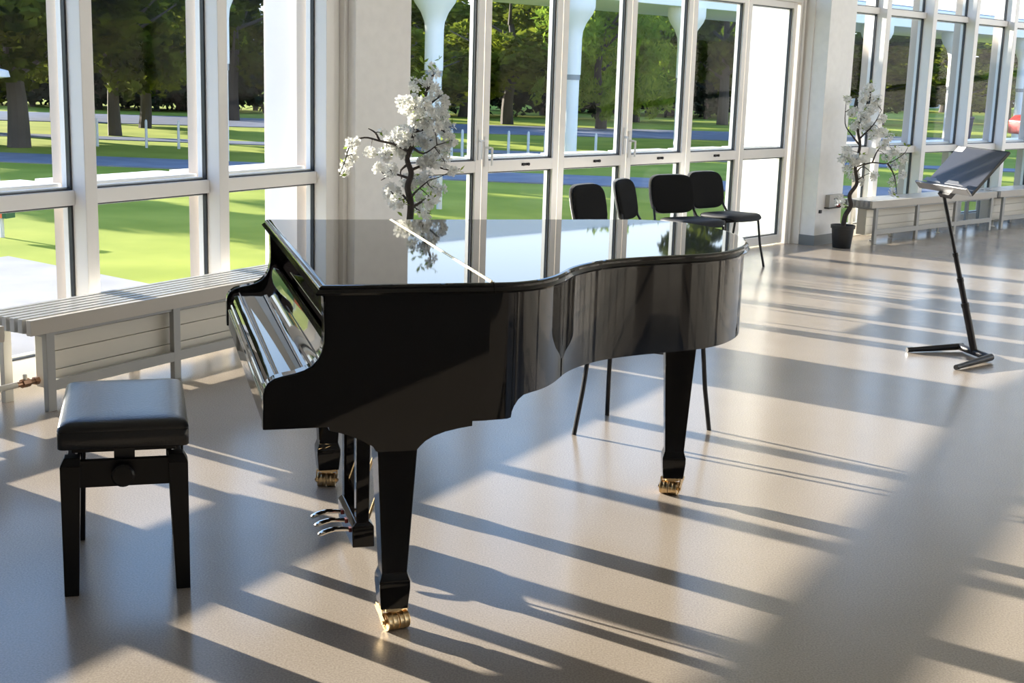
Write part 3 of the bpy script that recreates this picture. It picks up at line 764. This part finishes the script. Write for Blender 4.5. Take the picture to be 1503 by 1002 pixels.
def leaf_cloud(mb, blobs, n, size, rnd, droop=0):
    tot = sum(b[3]**2 for b in blobs)
    for (x, y, z, r) in blobs:
        for i in range(int(n*r*r/tot)):
            d = Vector((rnd.gauss(0, 1), rnd.gauss(0, 1), rnd.gauss(0, 1))).normalized()*r*(rnd.random()**.4)
            p = Vector((x, y, z))+Vector((d.x, d.y, d.z*(.8 if not droop else 1)))
            a = Vector((rnd.gauss(0, 1), rnd.gauss(0, 1), rnd.gauss(0, 1)-droop)).normalized()
            b = a.cross(Vector((rnd.gauss(0, 1), rnd.gauss(0, 1), rnd.gauss(0, 1)))).normalized()
            s = size*rnd.uniform(.6, 1.3)
            ln = s*(1 if not droop else 2.2)
            mb.quad(p-a*ln*.5, p+b*s*.32, p+a*ln*.5, p-b*s*.32)
def make_tree(kind, seed):
    rnd = random.Random(seed)
    t = thing('tree', '', 'tree')
    h = 8.0
    tr = [(0, 0, -.2), (rnd.uniform(-.1, .1), 0, 1.2), (rnd.uniform(-.2, .2), rnd.uniform(-.2, .2), 3), (rnd.uniform(-.3, .3), 0, 5.5)]
    mb = MB().tube(catmull(tr, 4), [.24-.014*i for i in range(13)], 10)
    for i in range(9):
        z = rnd.uniform(1.7, 5); a = rnd.random()*6.28; l = rnd.uniform(1.2, 2.6)
        mb.tube(catmull([(0, 0, z), (math.cos(a)*l*.5, math.sin(a)*l*.5, z+.5), (math.cos(a)*l, math.sin(a)*l, z+1.2)], 3), [.08, .07, .06, .05, .04, .03, .025], 6)
    mb.build('trunk', M['trunk'], t)
    c = MB(); blobs = []
    lo = {'dark': 1.25, 'mid': 1.0, 'willow': .9}[kind]
    for i in range(34):
        z = rnd.uniform(lo+.6, h); rr = 2.3*math.sin(math.pi*min(1, max(.12, (z-lo+.5)/(h-lo+1))))**.6
        a = rnd.random()*6.28; q = rr*rnd.random()**.5
        blobs.append((math.cos(a)*q, math.sin(a)*q, z, rnd.uniform(.55, 1.05)))
    if kind == 'willow':
        for i in range(40):
            a = rnd.random()*6.28; q = rnd.uniform(1.2, 2.7); z = rnd.uniform(1.5, 5)
            for k in range(5): blobs.append((math.cos(a)*q, math.sin(a)*q, z-k*.22, .24))
    leaf_cloud(c, blobs, {'dark': 6500, 'mid': 6500, 'willow': 9500}[kind], {'dark': .36, 'mid': .33, 'willow': .17}[kind], rnd, 1.6 if kind == 'willow' else 0)
    c.build('crown', M['leaf_'+kind], t, fix=False)
    return t
protos = {}
TR = [  # bearing, distance, elevation of the top seen from the hall, width scale, kind, label
    (-420, 27, 6.2, .9, 'mid', 'park tree out of sight to the left, throwing a long shadow on the lawn'),
    (-560, 33, 6.0, 1.0, 'dark', 'farther park tree out of sight to the left of the lawn'),
    (-451, 22, 6.5, .8, 'dark', 'small park tree out of sight to the left, nearest the building'),
    (-1044, 20, 6.0, .8, 'mid', 'small park tree out of sight, farthest to the left'),
    (-45, 30, 10, 1.2, 'dark', 'dark-leaved tree at the left edge, seen through first window'),
    (40, 25, 10, 1.0, 'dark', 'thick-trunked olive tree in the middle of the first window'),
    (96, 37, 8, .9, 'mid', 'tree with slender trunk beside first window mullion'),
    (150, 46, 8, 1.2, 'dark', 'dark tree right of the first mullion, behind the lawn'),
    (178, 30, 8, .7, 'dark', 'slim dark tree in the left half of second window'),
    (220, 34, 7, .75, 'mid', 'tree with bare forked trunk in middle of second window'),
    (275, 48, 5.5, 1.1, 'mid', 'sparse tree before sky at right side of second window'),
    (345, 40, 8, 1.0, 'dark', 'dark tree in the narrow gap left of white outer wall'),
    (590, 38, 3.4, .9, 'mid', 'brownish tree behind the blossoms and the white column'),
    (672, 50, 3.2, 1.0, 'mid', 'olive tree right of the white column, in first door leaf'),
    (735, 44, 5.2, 1.0, 'mid', 'yellow-green tree at the left in second door leaf'),
    (790, 55, 5.2, 1.2, 'mid', 'broad yellow-green tree at the right in second door leaf'),
    (868, 42, 5.2, .85, 'willow', 'bright green weeping willow in the third door leaf'),
    (915, 50, 5.0, .9, 'willow', 'weeping willow standing right of the brightest willow'),
    (965, 60, 4.5, 1.1, 'dark', 'dark tree beside white column in fourth door leaf'),
    (1040, 50, 7.5, 1.0, 'dark', 'dark tree filling the fifth door leaf'),
    (1075, 64, 4.5, 1.1, 'willow', 'pale green tree behind the dark one in fifth door leaf'),
    (1262, 56, 2.3, .95, 'dark', 'dark green tree in first right-hand window above blossoms'),
    (1320, 64, 2.3, 1.0, 'dark', 'teal-shaded tree in second right-hand window'),
    (1385, 62, 2.2, 1.1, 'mid', 'olive tree in third right-hand window above blue car'),
    (1440, 68, 2.2, 1.0, 'dark', 'dark rounded tree in fourth right-hand window'),
    (1500, 70, 2.4, 1.2, 'dark', 'dark tree at the right edge behind red car')]
BACK = [(-60, 78, 5.5), (10, 84, 6), (70, 76, 5), (118, 88, 6.3), (190, 82, 5.4), (240, 90, 4.6), (300, 80, 5.5), (360, 86, 6), (560, 84, 3), (625, 78, 3.4), (690, 88, 2.6), (745, 82, 5), (800, 92, 5.2), (850, 80, 4.9), (900, 88, 4.7), (950, 84, 4.4), (1000, 92, 4.6), (1055, 86, 5), (1230, 84, 2.2), (1290, 90, 2.2), (1350, 88, 2.1), (1410, 92, 2.2), (1465, 86, 2.1), (1520, 94, 2.2)]
for i, (px, dist, hs, ws, kind, lb) in enumerate(TR):
    key = (kind, i % 2)
    if key not in protos: protos[key] = make_tree(kind, 11+i); t = protos[key]
    else: t = copy_tree(protos[key])
    top = 1.6+dist*math.tan(R(hs)); k = top/8.6
    t.location = ((px-751.5)/1890*dist, dist, GZ); t.scale = (ws, ws, k); t.rotation_euler = (0, 0, i*1.7)
    t['label'] = lb; t['group'] = 'park trees beyond the lawn'
    t['category'] = 'tree'

for i, (px, dist, el_) in enumerate(BACK):
    t = copy_tree(protos[('dark', i % 2) if i % 3 else ('mid', i % 2)])
    k = (1.6+dist*math.tan(R(el_)))/8.6
    t.location = ((px-751.5)/1890*dist, dist, GZ); t.scale = (1.25, 1.25, k); t.rotation_euler = (0, 0, i*2.3)
    t['label'] = 'distant tree in the hazy belt of trees behind all the others'; t['group'] = 'distant belt of trees'; t['category'] = 'tree'

# clipped shrubs along the road
def make_shrub():
    rnd = random.Random(4); c = MB()
    leaf_cloud(c, [(0, 0, .5, .62), (.7, 0, .45, .55), (-.7, .1, .5, .6), (.2, .2, .75, .45)], 900, .17, rnd)
    t = thing('shrub', '', 'shrub'); c.build('foliage', M['hedge'], t, fix=False)
    MB().tube([(0, 0, -.05), (0, 0, .4)], .05, 6).build('stem', M['trunk'], t)
    return t
sh0 = make_shrub()
SHR = [(-40, 47, 2.0), (12, 49, 2.2), (62, 47, 1.9), (108, 50, 2.3), (150, 46, 2.1), (196, 48, 2.0), (238, 46, 1.9), (284, 49, 2.2), (332, 47, 2.0), (378, 50, 2.1),
       (590, 52, 2.0), (640, 50, 2.1), (686, 53, 2.2), (730, 60, 2.4), (806, 52, 2.1), (838, 61, 2.4), (886, 60, 2.2), (940, 62, 2.4), (990, 62, 2.3), (1016, 57, 2.2), (1068, 60, 2.4), (1110, 66, 2.4)]
for i, (px, dist, s) in enumerate(SHR):
    lb = 'dark shrub in the hedge row beyond the road'
    t = sh0 if i == 0 else copy_tree(sh0)
    t.location = ((px-751.5)/1890*dist, dist, GZ); t.scale = (s, s, s); t['label'] = lb; t['group'] = 'hedge row of dark shrubs'

# white buildings among the trees
def building(x, y, w, dpt, h, lb):
    b = thing('building', lb, 'building', (x, y, GZ))
    MB().box(-w/2, w/2, 0, dpt, 0, h).build('wall', M['bldg'], b)
    MB().box(-w/2-.3, w/2+.3, -.3, dpt+.3, h, h+.5).build('roof', M['roof'], b)
    n = max(2, int(w/3))
    for k in range(n):
        for z in (1.2, 4.2):
            if z+1.4 < h: MB().box(-w/2+(k+.35)*w/n, -w/2+(k+.65)*w/n, -.05, .02, z, z+1.4).build('window', M['bldgdark'], b)
building(-27, 102, 14, 10, 5.2, 'white building far behind the trees of the second window')
building(2.2, 100, 9, 10, 4.6, 'white building far behind the trees of second door leaf')
building(24, 104, 20, 10, 4.5, 'white building far behind the right-hand windows')

# covered walkway: white fascia on flared columns
wx, wy = Vector((-.25, 27.8)), Vector((math.sin(R(45)), math.cos(R(45))))
can = thing('canopy', 'white canopy roof of the covered walkway across the lawn', 'canopy', (wx.x, wx.y, 0), R(45))
MB().box(-8, 34, -.25, 3.2, 3.22, 3.78).build('fascia', M['colpaint'], can, bevel=.02)
MB().box(-8, 34, -.1, 3.0, 3.78, 3.83).build('roof_sheet', M['roof'], can)
for i, t in enumerate((-6.93, -2.05, 1.95, 5.85, 9.8, 14.5, 19.2, 24)):
    c = thing('column', ('white flared column at left end of the walkway, beyond the left windows', 'white flared column rising behind the blossom tree in first door leaf', 'white flared column hidden by the frame between second and third door leaf',
                         'white flared column in fourth door leaf, dark ring around its shaft', 'white flared column behind the bright sixth door leaf', 'white flared column seen in the first right-hand window',
                         'white flared column seen in the third right-hand window', 'white flared column farthest along the walkway')[i], 'column', (wx.x+wy.x*t, wx.y+wy.y*t, GZ), R(45), 'columns of the covered walkway')
    MB().lathe([(.16, 0), (.16, 1.55)], 20).build('lower_shaft', M['colpaint'], c)
    MB().lathe([(.175, 1.55), (.175, 1.66)], 20).build('ring', M['roof'], c)
    MB().lathe([(.185, 1.66), (.185, 2.42), (.20, 2.58), (.27, 2.76), (.40, 2.95), (.45, 3.08), (.45, 3.28)], 24).build('capital', M['colpaint'], c)

# lamp posts, sign, bollards, cars
def at(px, dist): return ((px-751.5)/1890*dist, dist, GZ)
def lamp(px, dist, h, lb):
    l = thing('lamp_post', lb, 'lamp post', at(px, dist))
    MB().lathe([(.06, 0), (.045, .3), (.04, h)], 12).build('pole', M['post'], l)
    MB().lathe([(.05, h-.03), (.24, h), (.22, h+.08), (.06, h+.12)], 20).build('lamp_head', M['bollard'], l)
lamp(4, 17.5, 1.40, 'pale lamp post at the left edge of the first window')
pl = thing('marker_post', 'slim grey post on the lawn just right of the blossom tree', 'post', at(641, 16))
MB().lathe([(.035, 0), (.032, .78)], 12).build('pole', M['post'], pl)
MB().lathe([(.038, .78), (.038, .80), (.01, .82)], 12).build('cap', M['post'], pl)
sg = thing('park_sign', 'orange and green park sign on a thin post at left edge of lawn', 'sign', (at(10, 12.2)[0], 12.2, GZ), R(-15))
MB().lathe([(.02, 0), (.018, .27)], 10).build('post', M['post'], sg)
MB().box(-.36, .03, -.035, .03, .185, .285).build('front_board', M['orange'], sg, bevel=.003)
MB().box(.03, .075, -.035, .10, .182, .288).build('side_board', M['green'], sg)
bl0 = thing('bollard', '', 'bollard')
MB().lathe([(.028, 0), (.026, .50), (.018, .54), (.002, .55)], 12).build('body', M['bollard'], bl0)
BL = [(152, 'outermost left white bollard, left part of second window'), (222, 'white bollard below the forked tree in second window'), (268, 'white bollard at the right side of second window'), (657, 'white bollard left in the first door leaf'),
      (672, 'white bollard right in the first door leaf'), (738, 'white bollard at the left in second door leaf'), (766, 'white bollard in the middle of second door leaf'), (790, 'white bollard at the right in second door leaf'), (862, 'white bollard left below the willow in third door leaf'), (898, 'white bollard right below the willow in third door leaf')]
for i, (px, lb) in enumerate(BL):
    b = bl0 if i == 0 else copy_tree(bl0)
    dist = 26.0; b.location = at(px, dist); b['label'] = lb; b['group'] = 'white bollards along the path'
def car(px, dist, m, rz, lb):
    c = thing('car', lb, 'car', at(px, dist), rz)
    pr = [(-2.1, .30), (-2.1, .72), (-1.9, .86), (-1.15, .92), (-.55, 1.38), (.9, 1.42), (1.55, .98), (2.05, .90), (2.1, .45), (2.05, .28)]
    MB().prism(pr, lambda p: (p[0], -.82, p[1]), lambda p: (p[0], .82, p[1])).build('body', m, c, bevel=.06)
    for y in (-.83, .81):
        MB().prism([(-1.0, .95), (-.5, 1.30), (.85, 1.34), (1.35, .98)], lambda p: (p[0], y, p[1]), lambda p: (p[0], y+.02, p[1])).build('side_window', M['bldgdark'], c)
        for x in (-1.3, 1.3):
            MB().lathe([(.05, -.1), (.31, -.1), (.33, -.05), (.33, .05), (.31, .1), (.05, .1)], 20, Matrix.Translation((x, y*.95, .33)) @ Matrix.Rotation(R(90), 4, 'X')).build('wheel', M['tyre'], c)
car(1548, 41, M['red'], R(20), 'red car parked beyond the right-hand windows, at right edge')
bn = thing('waste_container', 'dark blue waste container beyond the third right-hand window', 'container', at(1377, 40), R(12))
MB().loft([[Vector((x*.22, y*.22, 0)) for x, y in ((-1, -1), (1, -1), (1, 1), (-1, 1))], [Vector((x*.27, y*.27, .72)) for x, y in ((-1, -1), (1, -1), (1, 1), (-1, 1))]]).build('bin', M['blue'], bn, bevel=.02)
MB().box(-.29, .29, -.29, .29, .72, .80).build('lid', M['blue'], bn, bevel=.03)

# ------------------------------------------------------------------ light
w = bpy.data.worlds.new('sky'); scene.world = w; w.use_nodes = True
nt = w.node_tree; bg = nt.nodes['Background']
tc = nt.nodes.new('ShaderNodeTexCoord'); sp = nt.nodes.new('ShaderNodeSeparateXYZ'); nt.links.new(tc.outputs['Generated'], sp.inputs[0])
cr = nt.nodes.new('ShaderNodeValToRGB'); nt.links.new(sp.outputs['Z'], cr.inputs['Fac'])
e = cr.color_ramp.elements
e[0].position = 0; e[0].color = (.86, .93, 1.0, 1)
e[1].position = .75; e[1].color = (.16, .34, .78, 1)
x = e.new(.11); x.color = (.74, .87, 1.0, 1)
x = e.new(.32); x.color = (.36, .60, 1.0, 1)
nt.links.new(cr.outputs['Color'], bg.inputs['Color']); bg.inputs['Strength'].default_value = 2.7
sun = bpy.data.lights.new('sun', 'SUN'); sun.energy = 30; sun.angle = R(.53); sun.color = (1, .915, .80)
so = bpy.data.objects.new('sun', sun); COL.objects.link(so)
el, az = R(11.55), R(125)
dirv = Vector((math.sin(az)*math.cos(el), math.cos(az)*math.cos(el), -math.sin(el)))
so.rotation_euler = dirv.to_track_quat('-Z', 'Y').to_euler(); so.location = (-30, 25, 15)

# ------------------------------------------------------------------ camera
cam = bpy.data.cameras.new('camera'); co = bpy.data.objects.new('camera', cam); COL.objects.link(co)
p, r = R(11.5), -R(1.76)
f = Vector((0, math.cos(p), -math.sin(p))); rt = Vector((1, 0, 0)); dn = f.cross(rt)
rt2 = rt*math.cos(r)+dn*math.sin(r); dn2 = dn*math.cos(r)-rt*math.sin(r)
up = -dn2; bk = -f
co.matrix_world = Matrix(((rt2.x, up.x, bk.x, 0), (rt2.y, up.y, bk.y, 0), (rt2.z, up.z, bk.z, 1.58), (0, 0, 0, 1)))
cam.sensor_width = 36; cam.sensor_fit = 'HORIZONTAL'; cam.lens = 1930/1503*36; cam.clip_end = 400
scene.camera = co
scene.view_settings.view_transform = 'Standard'; scene.view_settings.look = 'None'
scene.view_settings.gamma = 1; scene.view_settings.use_curve_mapping = False
scene.view_settings.exposure = 0
scene.cycles.use_denoising = True
scene.cycles.max_bounces = 10; scene.cycles.transparent_max_bounces = 24; scene.cycles.sample_clamp_indirect = 6
